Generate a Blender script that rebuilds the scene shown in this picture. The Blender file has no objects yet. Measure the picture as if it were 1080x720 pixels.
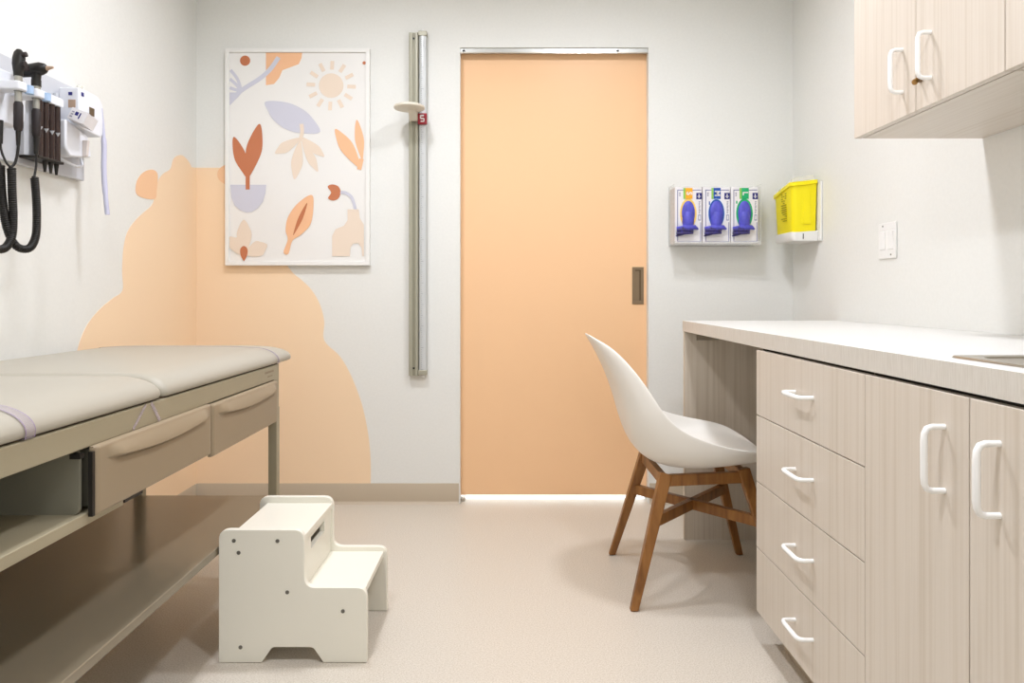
import bpy, bmesh, math, random
from mathutils import Vector, Matrix
PI = math.pi
random.seed(4)
C = bpy.context.scene.collection
EYE = 0.982            # camera height
F, CX, CY = 750.0, 538.0, 310.0   # focal length (px of a 1080 px wide frame), principal point
XL, XR, YB, YF, ZC = -1.47, 1.325, 3.333, -1.30, 2.62   # room planes

# ---------------------------------------------------------------- materials
def srgb(h):
    r, g, b = [int(h[i:i+2], 16) / 255 for i in (0, 2, 4)]
    f = lambda c: c / 12.92 if c <= .04045 else ((c + .055) / 1.055) ** 2.4
    return (f(r), f(g), f(b), 1)

def mat(name, col, rough=.5, metal=0, spec=.5, coat=0, alpha=1, trans=0, ior=1.45, emis=None, estr=0, sss=0):
    m = bpy.data.materials.new(name); m.use_nodes = True
    b = m.node_tree.nodes['Principled BSDF']
    b.inputs['Base Color'].default_value = srgb(col)
    b.inputs['Roughness'].default_value = rough
    b.inputs['Metallic'].default_value = metal
    b.inputs['Specular IOR Level'].default_value = spec
    b.inputs['Coat Weight'].default_value = coat
    b.inputs['Alpha'].default_value = alpha
    b.inputs['Transmission Weight'].default_value = trans
    b.inputs['IOR'].default_value = ior
    if emis:
        b.inputs['Emission Color'].default_value = srgb(emis)
        b.inputs['Emission Strength'].default_value = estr
    return m

def grain(name, cols, scale, rough=.5, detail=6, bump=0, nscale=1.0, dist=0.0, spec=.5, pos=None):
    """noise stretched by scale and run through a ramp of colours"""
    m = mat(name, cols[0], rough, spec=spec); nt = m.node_tree; N = nt.nodes; L = nt.links
    b = N['Principled BSDF']
    tc = N.new('ShaderNodeTexCoord'); mp = N.new('ShaderNodeMapping'); no = N.new('ShaderNodeTexNoise'); cr = N.new('ShaderNodeValToRGB')
    mp.inputs['Scale'].default_value = scale
    no.inputs['Scale'].default_value = nscale; no.inputs['Detail'].default_value = detail; no.inputs['Distortion'].default_value = dist
    L.new(tc.outputs['Object'], mp.inputs[0]); L.new(mp.outputs[0], no.inputs['Vector']); L.new(no.outputs['Fac'], cr.inputs[0])
    e = cr.color_ramp.elements
    pos = pos or [.3 + .4 * i / (len(cols) - 1) for i in range(len(cols))]
    e[0].position, e[0].color = pos[0], srgb(cols[0]); e[1].position, e[1].color = pos[-1], srgb(cols[-1])
    for c, p in list(zip(cols, pos))[1:-1]:
        x = e.new(p); x.color = srgb(c)
    L.new(cr.outputs[0], b.inputs['Base Color'])
    if bump:
        bp = N.new('ShaderNodeBump'); bp.inputs['Strength'].default_value = bump; bp.inputs['Distance'].default_value = .002
        L.new(no.outputs['Fac'], bp.inputs['Height']); L.new(bp.outputs[0], b.inputs['Normal'])
    return m

M = {}
M['wall'] = grain('wall_paint', ['E8E8E3', 'EBEBE6'], (90, 90, 90), .55, bump=.06)
M['ceil'] = mat('ceiling_paint', 'F2F1EC', .7)
M['floor'] = grain('speckled_vinyl', ['C6BCAC', 'D3CABC', 'DDD5C9'], (240, 240, 240), .36, detail=9, bump=.02, pos=[.36, .5, .64])
M['base'] = mat('baseboard_vinyl', 'BFB09A', .45)
M['peach'] = mat('mural_peach', 'F9DCB9', .55)
M['peach2'] = mat('mural_orange', 'F5C89E', .55)
M['door'] = mat('door_peach', 'F7CA9C', .42)
M['alu'] = mat('aluminium', 'C9CBC8', .32, metal=.9)
M['nickel'] = mat('satin_nickel', '8E7B63', .38, metal=.75)
M['nickel_d'] = mat('satin_nickel_recess', '6E5B45', .45, metal=.6)
M['ash'] = grain('pale_ash_laminate', ['CDC1B1', 'D5CABC', 'D9CFC2', 'D1C6B7'], (90, 90, 1.2), .42, detail=8, dist=.1, pos=[.3, .45, .58, .72])
M['ashy'] = grain('pale_ash_laminate_across', ['CDC1B1', 'D5CABC', 'D9CFC2', 'D1C6B7'], (90, 1.2, 90), .42, detail=8, dist=.1, pos=[.3, .45, .58, .72])
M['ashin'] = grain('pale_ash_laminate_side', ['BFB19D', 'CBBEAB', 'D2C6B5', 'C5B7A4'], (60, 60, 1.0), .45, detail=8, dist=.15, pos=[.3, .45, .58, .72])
M['gap'] = mat('cabinet_gap', '2C231A', .8)
M['ctop'] = grain('linen_laminate', ['DEDDD8', 'EAE9E6'], (260, 260, 40), .34, detail=3, pos=[.35, .65])
M['cedge'] = grain('linen_laminate_edge', ['D0CAC0', 'DAD5CC'], (330, 330, 25), .45, detail=3, pos=[.35, .65])
M['white'] = mat('white_plastic', 'F0EFEB', .3)
M['handle'] = mat('white_handle', 'F7F6F3', .22)
M['steel'] = mat('stainless', 'B9B3A8', .28, metal=1)
M['stool'] = mat('white_lacquer', 'EFEBDD', .34)
M['screw'] = mat('grey_screw', '75726A', .4, metal=.6)
M['shell'] = mat('white_shell', 'EFEBE3', .38)
M['teak'] = grain('oiled_teak', ['6E441D', '895A2A', '996835', '7A4D20'], (38, 38, 4), .38, detail=7, dist=.4, pos=[.3, .45, .6, .75])
M['vinyl'] = mat('taupe_vinyl', 'AFA99B', .42)
M['vinyl_under'] = mat('pad_board', '4A4033', .7)
M['frame'] = mat('table_enamel', 'A2987F', .42)
M['frame_in'] = mat('table_interior', '868374', .45)
M['shelf'] = mat('table_shelf_laminate', '8A7F6B', .2, spec=.6)
M['drawer'] = mat('table_drawer_plastic', '9A8970', .42)
M['black'] = mat('black_plastic', '17140F', .45)
M['strap'] = mat('clear_strap', 'C9BCC6', .3, alpha=.35)
M['purple'] = mat('strap_purple_edge', '8E7C9C', .4)
M['clear'] = mat('clear_acrylic', 'F4F4F0', .08, alpha=.22)
M['frost'] = mat('frosted_plastic', 'F6F4E6', .3, alpha=.35)
M['print'] = mat('print_paper', 'EEECE8', .35, coat=.6)
M['rust'] = mat('print_rust', 'C4744A', .4, coat=.5)
M['orange'] = mat('print_orange', 'F3BE93', .4, coat=.5)
M['lav'] = mat('print_lavender', 'CFCFDC', .4, coat=.5)
M['sand'] = mat('print_sand', 'EBD9C6', .4, coat=.5)
M['yellow'] = mat('sharps_yellow', 'F7E60A', .35)
M['yprint'] = mat('sharps_print', 'B3A60C', .5)
M['rod'] = mat('rod_enamel', 'ABA896', .4, metal=.2)
M['rodd'] = mat('rod_groove', '918E7C', .45, metal=.2)
M['tape'] = mat('rod_scale', 'CDD0D0', .3, metal=.15)
M['tick'] = mat('scale_tick', '7F8384', .5)
M['cream'] = mat('cream_plastic', 'DDD6C6', .35)
M['red'] = mat('red_label', '9B2430', .45)
M['carton'] = mat('white_carton', 'E9E6E8', .5)
M['cside'] = mat('carton_side', 'D9CFC9', .55)
M['navy'] = mat('ink_navy', '1F2274', .5)
M['inkline'] = mat('ink_blue_line', '6A6C9C', .5)
M['inkgrey'] = mat('ink_grey', '9A98A8', .5)
M['amber'] = mat('ink_amber', 'F3AE2A', .5)
M['halo_s'] = mat('ink_halo_amber', 'F5CE6A', .5)
M['halo_m'] = mat('ink_blue', '1F4FA6', .5)
M['halo_l'] = mat('ink_green', '22B070', .5)
M['halo_p'] = mat('ink_pale_blue', 'C8DCF2', .5)
M['lime'] = mat('ink_lime', '8FC45A', .5)
M['nitrile'] = grain('blue_nitrile', ['4A4AB0', '5C5ACB'], (60, 60, 30), .45, bump=.3)
M['nitdark'] = grain('dark_nitrile', ['332C4A', '40398A'], (90, 90, 60), .5, bump=.3)
M['board'] = mat('board_enamel', 'C9CBD0', .35)
M['whiteb'] = mat('device_white', 'E6E8EE', .35)
M['bluep'] = mat('pale_blue_plastic', 'A9C3E2', .4)
M['grip'] = mat('dark_grip', '231A1A', .5)
M['chrome'] = mat('collar_steel', 'A9A79E', .35, metal=.7)
M['tan'] = mat('tan_plastic', 'B79B84', .45)
M['tube'] = mat('smoked_tube', '33231F', .22)
M['lilac'] = mat('lilac_cord', 'C9C9DF', .45)
M['brass'] = mat('key_brass', 'A8834F', .35, metal=.8)
M['emit'] = mat('lamp_diffuser', 'FFFFFF', .5, emis='FFF4E4', estr=3)
M['ghost'] = mat('faint_lettering', '8A7C68', .5)

# ---------------------------------------------------------------- mesh helpers
class MB:
    def __init__(s): s.bm = bmesh.new(); s.mi = 0
    def mat(s, i): s.mi = i; return s
    def face(s, pts):
        f = s.bm.faces.new([s.bm.verts.new(p) for p in pts]); f.material_index = s.mi; return f
    def box(s, x0, x1, y0, y1, z0, z1):
        v = [s.bm.verts.new(p) for p in ((x0,y0,z0),(x1,y0,z0),(x1,y1,z0),(x0,y1,z0),(x0,y0,z1),(x1,y0,z1),(x1,y1,z1),(x0,y1,z1))]
        for q in ((0,3,2,1),(4,5,6,7),(0,1,5,4),(1,2,6,5),(2,3,7,6),(3,0,4,7)):
            f = s.bm.faces.new([v[i] for i in q]); f.material_index = s.mi
        return s
    def prism(s, pts, axis, a, b):
        """2-D outline extruded along axis: 'x' takes (y,z), 'y' takes (x,z), 'z' takes (x,y)"""
        f = {'x': lambda p, t: (t, p[0], p[1]), 'y': lambda p, t: (p[0], t, p[1]), 'z': lambda p, t: (p[0], p[1], t)}[axis]
        A = [s.bm.verts.new(f(p, a)) for p in pts]; B = [s.bm.verts.new(f(p, b)) for p in pts]
        n = len(pts)
        fs = [s.bm.faces.new(A[::-1]), s.bm.faces.new(B)]
        for i in range(n): fs.append(s.bm.faces.new((A[i], A[(i+1) % n], B[(i+1) % n], B[i])))
        for q in fs: q.material_index = s.mi
        return s
    def rings(s, rs, cap=True, close=True):
        """loft through rings of points"""
        V = [[s.bm.verts.new(p) for p in r] for r in rs]
        n = len(rs[0])
        for a, b in zip(V, V[1:]):
            for i in range(n if close else n - 1):
                f = s.bm.faces.new((a[i], a[(i+1) % n], b[(i+1) % n], b[i])); f.material_index = s.mi
        if cap:
            for r in (V[0][::-1], V[-1]):
                f = s.bm.faces.new(r); f.material_index = s.mi
        return s
    def tube(s, path, r, n=12, cap=True):
        path = [Vector(p) for p in path]
        rr = r if isinstance(r, (list, tuple)) else [r] * len(path)
        t0 = (path[1] - path[0]).normalized()
        up = Vector((0, 0, 1)) if abs(t0.z) < .9 else Vector((0, 1, 0))
        u = t0.cross(up).normalized(); out = []
        for i, p in enumerate(path):
            t = (path[min(i+1, len(path)-1)] - path[max(i-1, 0)]).normalized()
            u = (u - t * u.dot(t)).normalized(); w = t.cross(u)
            out.append([p + (u * math.cos(2*PI*k/n) + w * math.sin(2*PI*k/n)) * rr[i] for k in range(n)])
        return s.rings(out, cap)
    def cyl(s, p, q, r, r2=None, n=24): return s.tube([p, q], [r, r2 if r2 is not None else r], n)
    def ball(s, c, rx, ry, rz, n=20, m=12):
        rs = []
        for j in range(m + 1):
            a = -PI/2 + PI * (j + .02) / (m + .04)
            rs.append([(c[0] + rx*math.cos(a)*math.cos(2*PI*k/n), c[1] + ry*math.cos(a)*math.sin(2*PI*k/n), c[2] + rz*math.sin(a)) for k in range(n)])
        return s.rings(rs)
    def build(s, name, mats, parent=None, bevel=0, smooth=35, sub=0, solid=0, seg=3):
        bmesh.ops.recalc_face_normals(s.bm, faces=s.bm.faces)
        me = bpy.data.meshes.new(name); s.bm.to_mesh(me); s.bm.free()
        for m in (mats if isinstance(mats, (list, tuple)) else [mats]): me.materials.append(M[m])
        me.shade_smooth()
        if not bevel: me.set_sharp_from_angle(angle=math.radians(smooth))
        o = bpy.data.objects.new(name, me); C.objects.link(o)
        if parent:
            o.parent = parent; q = parent
            base = Vector((0, 0, 0))
            while q: base += q.get('_o', Vector((0,0,0))) if False else Vector(q.location) if q.type == 'EMPTY' else Vector((0,0,0)); q = q.parent
            o.matrix_parent_inverse = Matrix.Translation(-base) if parent.type == 'EMPTY' else Matrix()
        if solid:
            d = o.modifiers.new('s', 'SOLIDIFY'); d.thickness = solid; d.offset = 0
        if sub:
            d = o.modifiers.new('sub', 'SUBSURF'); d.levels = d.render_levels = sub
        if bevel:
            d = o.modifiers.new('b', 'BEVEL'); d.width = bevel; d.segments = seg; d.limit_method = 'ANGLE'; d.angle_limit = math.radians(40); d.harden_normals = True
        return o

def thing(name, label, cat, loc, group=None):
    o = bpy.data.objects.new(name, None); C.objects.link(o); o.location = loc; o.empty_display_size = .05
    o['label'] = label; o['category'] = cat
    if group: o['group'] = group
    return o
def tag(o, label, cat, group=None):
    o['label'] = label; o['category'] = cat
    if group: o['group'] = group
    return o
def struct(o): o['kind'] = 'structure'; return o
def dup(root, d, label=None):
    r = root.copy(); C.objects.link(r); r.location = Vector(root.location) + Vector(d)
    if label: r['label'] = label
    for ch in root.children:
        c = ch.copy(); C.objects.link(c); c.parent = r
        for g in ch.children:
            e = g.copy(); C.objects.link(e); e.parent = c
            for h in g.children:
                k = h.copy(); C.objects.link(k); k.parent = e
    return r

def spline(pts, n=8, closed=True):
    """Catmull-Rom through the points"""
    out = []; N = len(pts)
    rng = range(N) if closed else range(N - 1)
    for i in rng:
        g = (lambda k: pts[k % N]) if closed else (lambda k: pts[max(0, min(N - 1, k))])
        p0, p1, p2, p3 = g(i-1), g(i), g(i+1), g(i+2)
        for j in range(n):
            t = j / n
            out.append(tuple(.5 * (2*b + (c - a)*t + (2*a - 5*b + 4*c - d)*t*t + (3*b - a - 3*c + d)*t**3) for a, b, c, d in zip(p0, p1, p2, p3)))
    if not closed: out.append(tuple(pts[-1]))
    return out
def round_poly(pts, rad, n=5):
    """rounds the corners of a 2-D outline; rad is one number or one per corner"""
    out = []; N = len(pts)
    for i, p in enumerate(pts):
        r = rad[i] if isinstance(rad, (list, tuple)) else rad
        P = Vector(p); A = Vector(pts[i-1]) - P; B = Vector(pts[(i+1) % N]) - P
        if r <= 0: out.append(tuple(P)); continue
        a = P + A.normalized() * min(r, A.length * .49); b = P + B.normalized() * min(r, B.length * .49)
        for j in range(n + 1):
            t = j / n; q = a*(1-t)**2 + P*2*t*(1-t) + b*t*t; out.append(tuple(q))
    return out

def text_mesh(body, size, fn, name, mt, parent, ext=.0006):
    """flat lettering: fn maps the letter plane (u,v) to a point in space"""
    cu = bpy.data.curves.new('t', 'FONT'); cu.body = body; cu.size = size; cu.align_x = 'CENTER'; cu.align_y = 'CENTER'; cu.extrude = ext; cu.offset = size * .02
    to = bpy.data.objects.new('t', cu); C.objects.link(to)
    dg = bpy.context.evaluated_depsgraph_get(); me = bpy.data.meshes.new_from_object(to.evaluated_get(dg))
    bpy.data.objects.remove(to)
    for v in me.vertices: v.co = fn(v.co.x, v.co.y, v.co.z)
    me.materials.clear(); me.materials.append(M[mt])
    o = bpy.data.objects.new(name, me); C.objects.link(o); o.parent = parent
    if parent.type == 'EMPTY': o.matrix_parent_inverse = Matrix.Translation(-Vector(parent.location))
    return o

# ---------------------------------------------------------------- the room
b = MB().box(XL - .1, XR + .1, YF - .1, 5.2, -.08, 0); struct(b.build('floor', 'floor'))
b = MB().box(XL - .1, XR + .1, YF - .1, YB + .2, ZC, ZC + .1); struct(b.build('ceiling', 'ceil'))
b = MB().box(XL - .1, XL, YF - .1, YB + .2, 0, ZC); struct(b.build('wall_left', 'wall'))
b = MB().box(XR, XR + .1, YF - .1, YB + .2, 0, ZC); struct(b.build('wall_right', 'wall'))
OX0, OX1, OZ = -.2356, .649, 2.138
b = MB().prism([(XL, 0), (OX0, 0), (OX0, OZ), (OX1, OZ), (OX1, 0), (XR, 0), (XR, ZC), (XL, ZC)], 'y', YB, YB + .044)
b.prism([(XL, 0), (OX0 - .06, 0), (OX0 - .06, OZ + .1), (OX1 + .06, OZ + .1), (OX1 + .06, 0), (XR, 0), (XR, ZC), (XL, ZC)], 'y', YB + .044, YB + .09)
b.prism([(XL, 0), (OX0, 0), (OX0, OZ), (OX1, OZ), (OX1, 0), (XR, 0), (XR, ZC), (XL, ZC)], 'y', YB + .09, YB + .13)
struct(b.build('wall_back', 'wall'))
# wall behind the camera; its unseen window is added for soft frontal fill
b = MB().box(XL, XR, YF - .1, YF, 0, .9); b.box(XL, XR, YF - .1, YF, 2.2, ZC)
b.box(XL, -.9, YF - .1, YF, .9, 2.2); b.box(.8, XR, YF - .1, YF, .9, 2.2)
struct(b.build('wall_front', 'wall'))
w = MB()
for (x0, x1, z0, z1) in ((-.9, -.85, .9, 2.2), (.75, .8, .9, 2.2), (-.85, .75, .9, .95), (-.85, .75, 2.15, 2.2), (-.07, -.03, .95, 2.15)): w.box(x0, x1, YF - .09, YF - .03, z0, z1)
struct(w.build('added_window_1', 'white', bevel=.004))
# corridor beyond the sliding door
b = MB().box(XL - .1, XR + .1, 5.1, 5.2, 0, ZC); b.box(XL - .1, XL, YB + .2, 5.1, 0, ZC); b.box(XR, XR + .1, YB + .2, 5.1, 0, ZC); b.box(XL - .1, XR + .1, YB + .2, 5.2, ZC, ZC + .1)
struct(b.build('wall_corridor', 'wall'))
# baseboards with a small cove foot
def baseboard(name, plane, at, sgn, a, c):
    prof = [(0, 0), (.016, 0), (.012, .004), (.006, .012), (.005, .092), (.003, .0955), (0, .0955)]
    m = MB(); pr = [(at + sgn * p[0], p[1]) for p in prof]
    if plane == 'y': m.prism(pr, 'x', a, c)
    else: m.prism(pr, 'y', a, c)
    return struct(m.build(name, 'base'))
baseboard('baseboard_back', 'y', YB, -1, XL, OX0 - .004)
baseboard('baseboard_back', 'y', YB, -1, OX1 + .004, XR)
baseboard('baseboard_left', 'x', XL, 1, YF, YB - .017)
baseboard('baseboard_right', 'x', XR, -1, 2.89, YB - .017)
# door casing edge and track
m = MB().box(OX0 - .004, OX0 + .0015, YB - .002, YB + .0435, .0005, OZ + .004); m.box(OX1 - .0015, OX1 + .004, YB - .002, YB + .0435, .0005, OZ + .004); m.box(OX0 + .0015, OX1 - .0015, YB - .002, YB + .0435, OZ - .0015, OZ + .004)
struct(m.build('trim_1', 'wall'))
m = MB().box(OX0 + .001, OX1 - .001, YB + .006, YB + .030, OZ - .020, OZ - .001); m.mat(1); m.box(OX0 + .001, OX1 - .001, YB + .004, YB + .008, OZ - .0265, OZ - .021)
m.mat(2)
m.box(OX0 + .012, OX0 + .024, YB + .0045, YB + .006, OZ - .018, OZ - .010); m.box(OX0 + .735, OX0 + .747, YB + .0045, YB + .006, OZ - .018, OZ - .010)
struct(m.build('trim_2', ['alu', 'steel', 'black']))
# sliding door
m = MB().box(OX0 - .05, OX1 + .05, YB + .045, YB + .085, .028, OZ + .06)
d = struct(m.build('door_1', 'door', bevel=.002))
hx0, hx1, hz0, hz1, hy = .580, .634, .934, 1.110, YB + .045
m = MB()
for (x0, x1, z0, z1) in ((hx0, hx1, hz1 - .013, hz1), (hx0, hx1, hz0, hz0 + .016), (hx0, hx0 + .013, hz0 + .016, hz1 - .013), (hx1 - .013, hx1, hz0 + .016, hz1 - .013)): m.box(x0, x1, hy - .004, hy + .001, z0, z1)
h = m.build('door_handle', 'nickel', d, bevel=.001)
m = MB().box(hx0 + .012, hx1 - .012, hy - .0014, hy - .0004, hz0 + .015, hz1 - .012); m.mat(1).box(hx1 - .021, hx1 - .013, hy - .0034, hy - .0012, hz0 + .018, hz1 - .014).box(hx0 + .013, hx1 - .013, hy - .0034, hy - .0012, hz1 - .018, hz1 - .0132)
m.build('handle_recess', ['nickel', 'nickel_d'], h)
m = MB().box(OX0 + .004, OX0 + .022, YB + .036, YB + .086, 0, .018); struct(m.build('trim_3', 'steel', bevel=.002))

# mural painted around the corner
def Lw(px, py): s = (CX - px) / -XL; return (F / s, EYE + (CY - py) / s)
def Bw(px, py): s = F / YB; return ((px - CX) / s, EYE + (CY - py) / s)
left = [Lw(*p) for p in ((207.0, 176.8), (202, 176.4), (198, 169), (191, 163.5), (183, 167), (179.5, 178), (172, 183), (167, 190), (164, 203), (160, 216), (150, 225), (142, 233), (134, 245), (130, 262), (128.6, 285), (129, 306), (118, 315), (105, 326), (92, 342), (84, 360), (79, 380))]
left = left[:1] + spline(left[1:], 5, False)
left += [(2.02, .55), (1.93, .40), (1.9, .0955), (YB, .0955)]
left = [(min(p[0], YB), p[1]) for p in left]
m = MB().mat(0).prism(left, 'x', XL + .0002, XL + .0012)
back = [Bw(*p) for p in ((238, 176.8), (262, 183), (283, 202), (294, 235), (299, 270), (307.5, 286), (318, 295), (329, 306), (337.5, 321), (342, 339), (342, 358.8), (358, 375), (369, 393), (378, 415), (384, 435), (389, 462), (391, 488), (391, 509.5))]
back = [(XL + .0002, .0955), (XL + .0002, Bw(0, 176.8)[1])] + spline(back, 5, False)
back[-1] = (back[-1][0], .0955)
m.prism(back, 'y', YB - .0012, YB - .0002)
ear = spline([Lw(*p) for p in ((145, 206), (143.6, 193), (150, 182.5), (160, 178.8), (166, 184), (165, 200), (162.5, 210))], 5)
m.mat(1).prism(ear, 'x', XL + .0002, XL + .0014)
ex, ez = Bw(244, 184)
m.prism([(ex + .066 * math.cos(t * PI / 12), ez + .05 * math.sin(t * PI / 12)) for t in range(24)], 'y', YB - .0014, YB - .0004)
tag(m.build('wall_mural', ['peach', 'peach2'], smooth=20), 'peach painted silhouette with rounded ears wrapping the wall corner behind the exam table', 'mural')

# ---------------------------------------------------------------- framed print
s = 227.0
def A(u, v): return ((220 + u / 2.769 - CX) / s, EYE + (CY - 40 - v / 2.769) / s)
x0, z1 = A(48, 30); x1, z0 = A(470, 664); yf = YB - .030
t = thing('framed_print', 'white framed print of rust, peach and lavender plant shapes on back wall', 'picture', ((x0+x1)/2, YB, z0))
fw = .018; m = MB()
m.box(x0, x1, yf, YB - .001, z1 - fw, z1); m.box(x0, x1, yf, YB - .001, z0, z0 + fw); m.box(x0, x0 + fw, yf, YB - .001, z0 + fw, z1 - fw); m.box(x1 - fw, x1, yf, YB - .001, z0 + fw, z1 - fw)
m.build('picture_frame', 'white', t, bevel=.0015)
yp = yf + .008
m = MB().box(x0 + fw - .002, x1 - fw + .002, yp, yp + .012, z0 + fw - .002, z1 - fw + .002)
PR = ['print', 'rust', 'orange', 'lav', 'sand']; lay = [0]
def clipx(p): return (min(max(p[0], x0 + fw + .0005), x1 - fw - .0005), min(max(p[1], z0 + fw + .0005), z1 - fw - .0005))
def shape(mi, pts, smooth=True, n=6):
    lay[0] += 1; q = spline(pts, n) if smooth else pts
    y = yp - .00025 - .00006 * lay[0]; out = []
    for p in q:
        c = clipx(A(*p))
        if not out or (Vector(c) - Vector(out[-1])).length > 1e-4: out.append(c)
    m.mat(mi).prism(out, 'y', y, y + .0002)
def disc(mi, c, r, ry=None): shape(mi, [(c[0] + r * math.cos(k * PI / 12), c[1] + (ry or r) * math.sin(k * PI / 12)) for k in range(24)], False)
def leaf(mi, a, c, w, fat=.5):
    a, c = Vector(a), Vector(c); dd = c - a; nn = Vector((-dd.y, dd.x)).normalized() * w / 2
    shape(mi, [tuple(a), tuple(a + dd*.2 + nn*.55), tuple(a + dd*fat + nn), tuple(a + dd*.82 + nn*.62), tuple(c), tuple(a + dd*.82 - nn*.62), tuple(a + dd*fat - nn), tuple(a + dd*.2 - nn*.55)])
def stroke(mi, pts, w):
    P = [Vector(p) for p in spline(pts, 6, False)] if len(pts) > 2 else [Vector(p) for p in pts]; L_, R_ = [], []
    for i, p in enumerate(P):
        tt = (P[min(i+1, len(P)-1)] - P[max(i-1, 0)]).normalized(); nn = Vector((-tt.y, tt.x)) * w / 2
        L_.append(tuple(p + nn)); R_.append(tuple(p - nn))
    shape(mi, L_ + R_[::-1], False)
shape(2, [(166, 36), (272, 36), (270, 58), (262, 75), (238, 84), (214, 93), (205, 115), (190, 133), (166, 137)], False)
disc(1, (105, 65), 15)
stroke(3, [(64, 178), (100, 148), (150, 116), (180, 88), (203, 55)], 13)
for q in (((92, 146), (82, 118), (62, 92)), ((90, 148), (76, 132), (60, 118)), ((96, 150), (78, 150), (60, 144))): stroke(3, q, 9)
shape(3, [(60, 158), (80, 158), (104, 150), (84, 172), (60, 196)], False)
disc(4, (357, 138), 36)
for k in range(12):
    a = k * PI / 6 + .05; ca, sa = math.cos(a), math.sin(a); stroke(4, [(357 + 47*ca, 138 + 47*sa), (357 + 72*ca, 138 + 72*sa)], 11)
shape(3, [(164, 186), (205, 184), (250, 195), (292, 222), (325, 272), (280, 278), (230, 268), (190, 240), (172, 212)])
stroke(4, [(270, 250), (272, 275), (266, 300)], 11)
leaf(4, (266, 292), (193, 336), 32, .6); leaf(4, (266, 298), (250, 412), 34, .55); leaf(4, (272, 298), (318, 390), 26, .6); leaf(4, (272, 290), (337, 346), 26, .6)
leaf(1, (112, 408), (72, 288), 36, .5); leaf(1, (113, 408), (148, 250), 46, .52); stroke(1, [(113, 392), (113, 442)], 12)
shape(3, [(62, 428), (167, 428), (165, 452), (157, 478), (143, 497), (124, 508), (108, 509), (90, 502), (74, 488), (65, 465)], False)
stroke(1, [(113, 400), (113, 442)], 12)
leaf(2, (443, 380), (369, 265), 40, .55); leaf(2, (448, 356), (432, 238), 26, .5); stroke(2, [(446, 352), (439, 384)], 13)
shape(1, [(347, 434), (360, 427), (378, 433), (385, 450), (378, 468), (362, 474), (348, 467), (357, 451)])
stroke(3, [(384, 450), (402, 453), (418, 467), (428, 500)], 9)
shape(4, [(405, 500), (438, 500), (441, 525), (453, 545), (453, 637), (448, 637), (446, 612), (436, 599), (422, 600), (414, 611), (412, 637), (360, 637), (360, 578), (370, 558), (394, 548), (405, 532)], False)
shape(2, [(301, 458), (305, 500), (296, 545), (268, 575), (244, 592), (232, 630), (218, 625), (230, 588), (224, 560), (232, 520), (262, 480)])
leaf(1, (246, 576), (287, 481), 13, .5)
leaf(4, (104, 632), (102, 530), 44, .55); leaf(4, (106, 632), (170, 603), 46, .6); leaf(4, (100, 634), (60, 580), 40, .7)
shape(1, [(102, 607), (112, 615), (112, 632), (104, 649), (100, 649), (92, 632), (92, 615)])
disc(1, (454, 72), 5)
m.build('print', PR, t, smooth=20)

# ---------------------------------------------------------------- height rod
s = 228.0
t = thing('height_rod', 'tall grey wall-mounted height measuring rod beside the peach door', 'height rod', (-.43, YB, .60))
z0, z1 = .603, 2.196
prof = [(-.470, 0), (-.470, -.030), (-.462, -.032), (-.455, -.032), (-.453, -.0285), (-.441, -.0285), (-.439, -.032), (-.430, -.032), (-.426, -.026), (-.426, 0)]
m = MB().prism([(p[0], YB + p[1] - .001) for p in prof], 'z', z0, z1)
m.mat(1).prism([(-.4528, YB - .0300), (-.4412, YB - .0300), (-.4412, YB - .0285), (-.4528, YB - .0285)], 'z', z0 + .001, z1 - .001)
m.build('back_rail', ['rod', 'rodd'], t, smooth=50)
pr = round_poly([(-.424, YB - .006), (-.424, YB - .034), (-.388, YB - .034), (-.388, YB - .006)], [.002, .016, .016, .002])
m = MB().prism(pr, 'z', z0 + .02, z1 - .004); m.build('scale_tube', 'tape', t, smooth=50)
m = MB()
for k in range(155):
    z = z0 + .03 + k * .01; w = .012 if k % 10 == 0 else (.008 if k % 5 == 0 else .005)
    m.box(-.414, -.414 + w, YB - .0346, YB - .0338, z, z + .0012)
m.build('scale_marks', 'tick', t)
for zz in (z0 + .004, z1 - .016):
    m = MB().box(-.426, -.386, YB - .037, YB - .004, zz, zz + .022); m.build('end_cap', 'rod', t, bevel=.003)
m = MB().cyl((-.405, YB - .02, z1 + .005), (-.405, YB - .02, z1 + .016), .011); m.build('knob', 'white', t, smooth=50)
m = MB().cyl((-.405, YB - .02, z0 + .004), (-.405, YB - .02, z0 - .008), .007); m.build('knob', 'white', t, smooth=50)
for zz in (z0 + .035, z1 - .028):
    m = MB().cyl((-.4475, YB - .029, zz), (-.4475, YB - .033, zz), .0045); m.build('screw', 'black', t)
# head piece
zh = 1.818
hp = MB()
cx_, cy_ = -.455, YB - .125
out = [(cx_ + .068 * math.cos(k*PI/20), cy_ + .072 * math.sin(k*PI/20)) for k in range(40)]
hp.rings([[(x, y, zh) for x, y in out], [(cx_ + (x-cx_)*1.03, cy_ + (y-cy_)*1.03, zh + .004) for x, y in out], [(cx_ + (x-cx_)*1.0, cy_ + (y-cy_)*1.0, zh + .011) for x, y in out], [(cx_ + (x-cx_)*.9, cy_ + (y-cy_)*.9, zh + .014) for x, y in out]])
o = hp.build('head_plate', 'cream', t, smooth=60)
m = MB().prism([(YB - .055, zh - .038), (YB - .037, zh - .038), (YB - .037, zh + .05), (YB - .05, zh + .045), (YB - .085, zh + .012), (YB - .10, zh), (YB - .07, zh - .012)], 'x', -.466, -.426)
m.build('slider_arm', 'cream', t, bevel=.004)
m = MB().box(-.426, -.384, YB - .055, YB - .036, zh - .052, zh - .002); lb = m.build('slider_window', 'red', t, bevel=.003)
m = MB()
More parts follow.
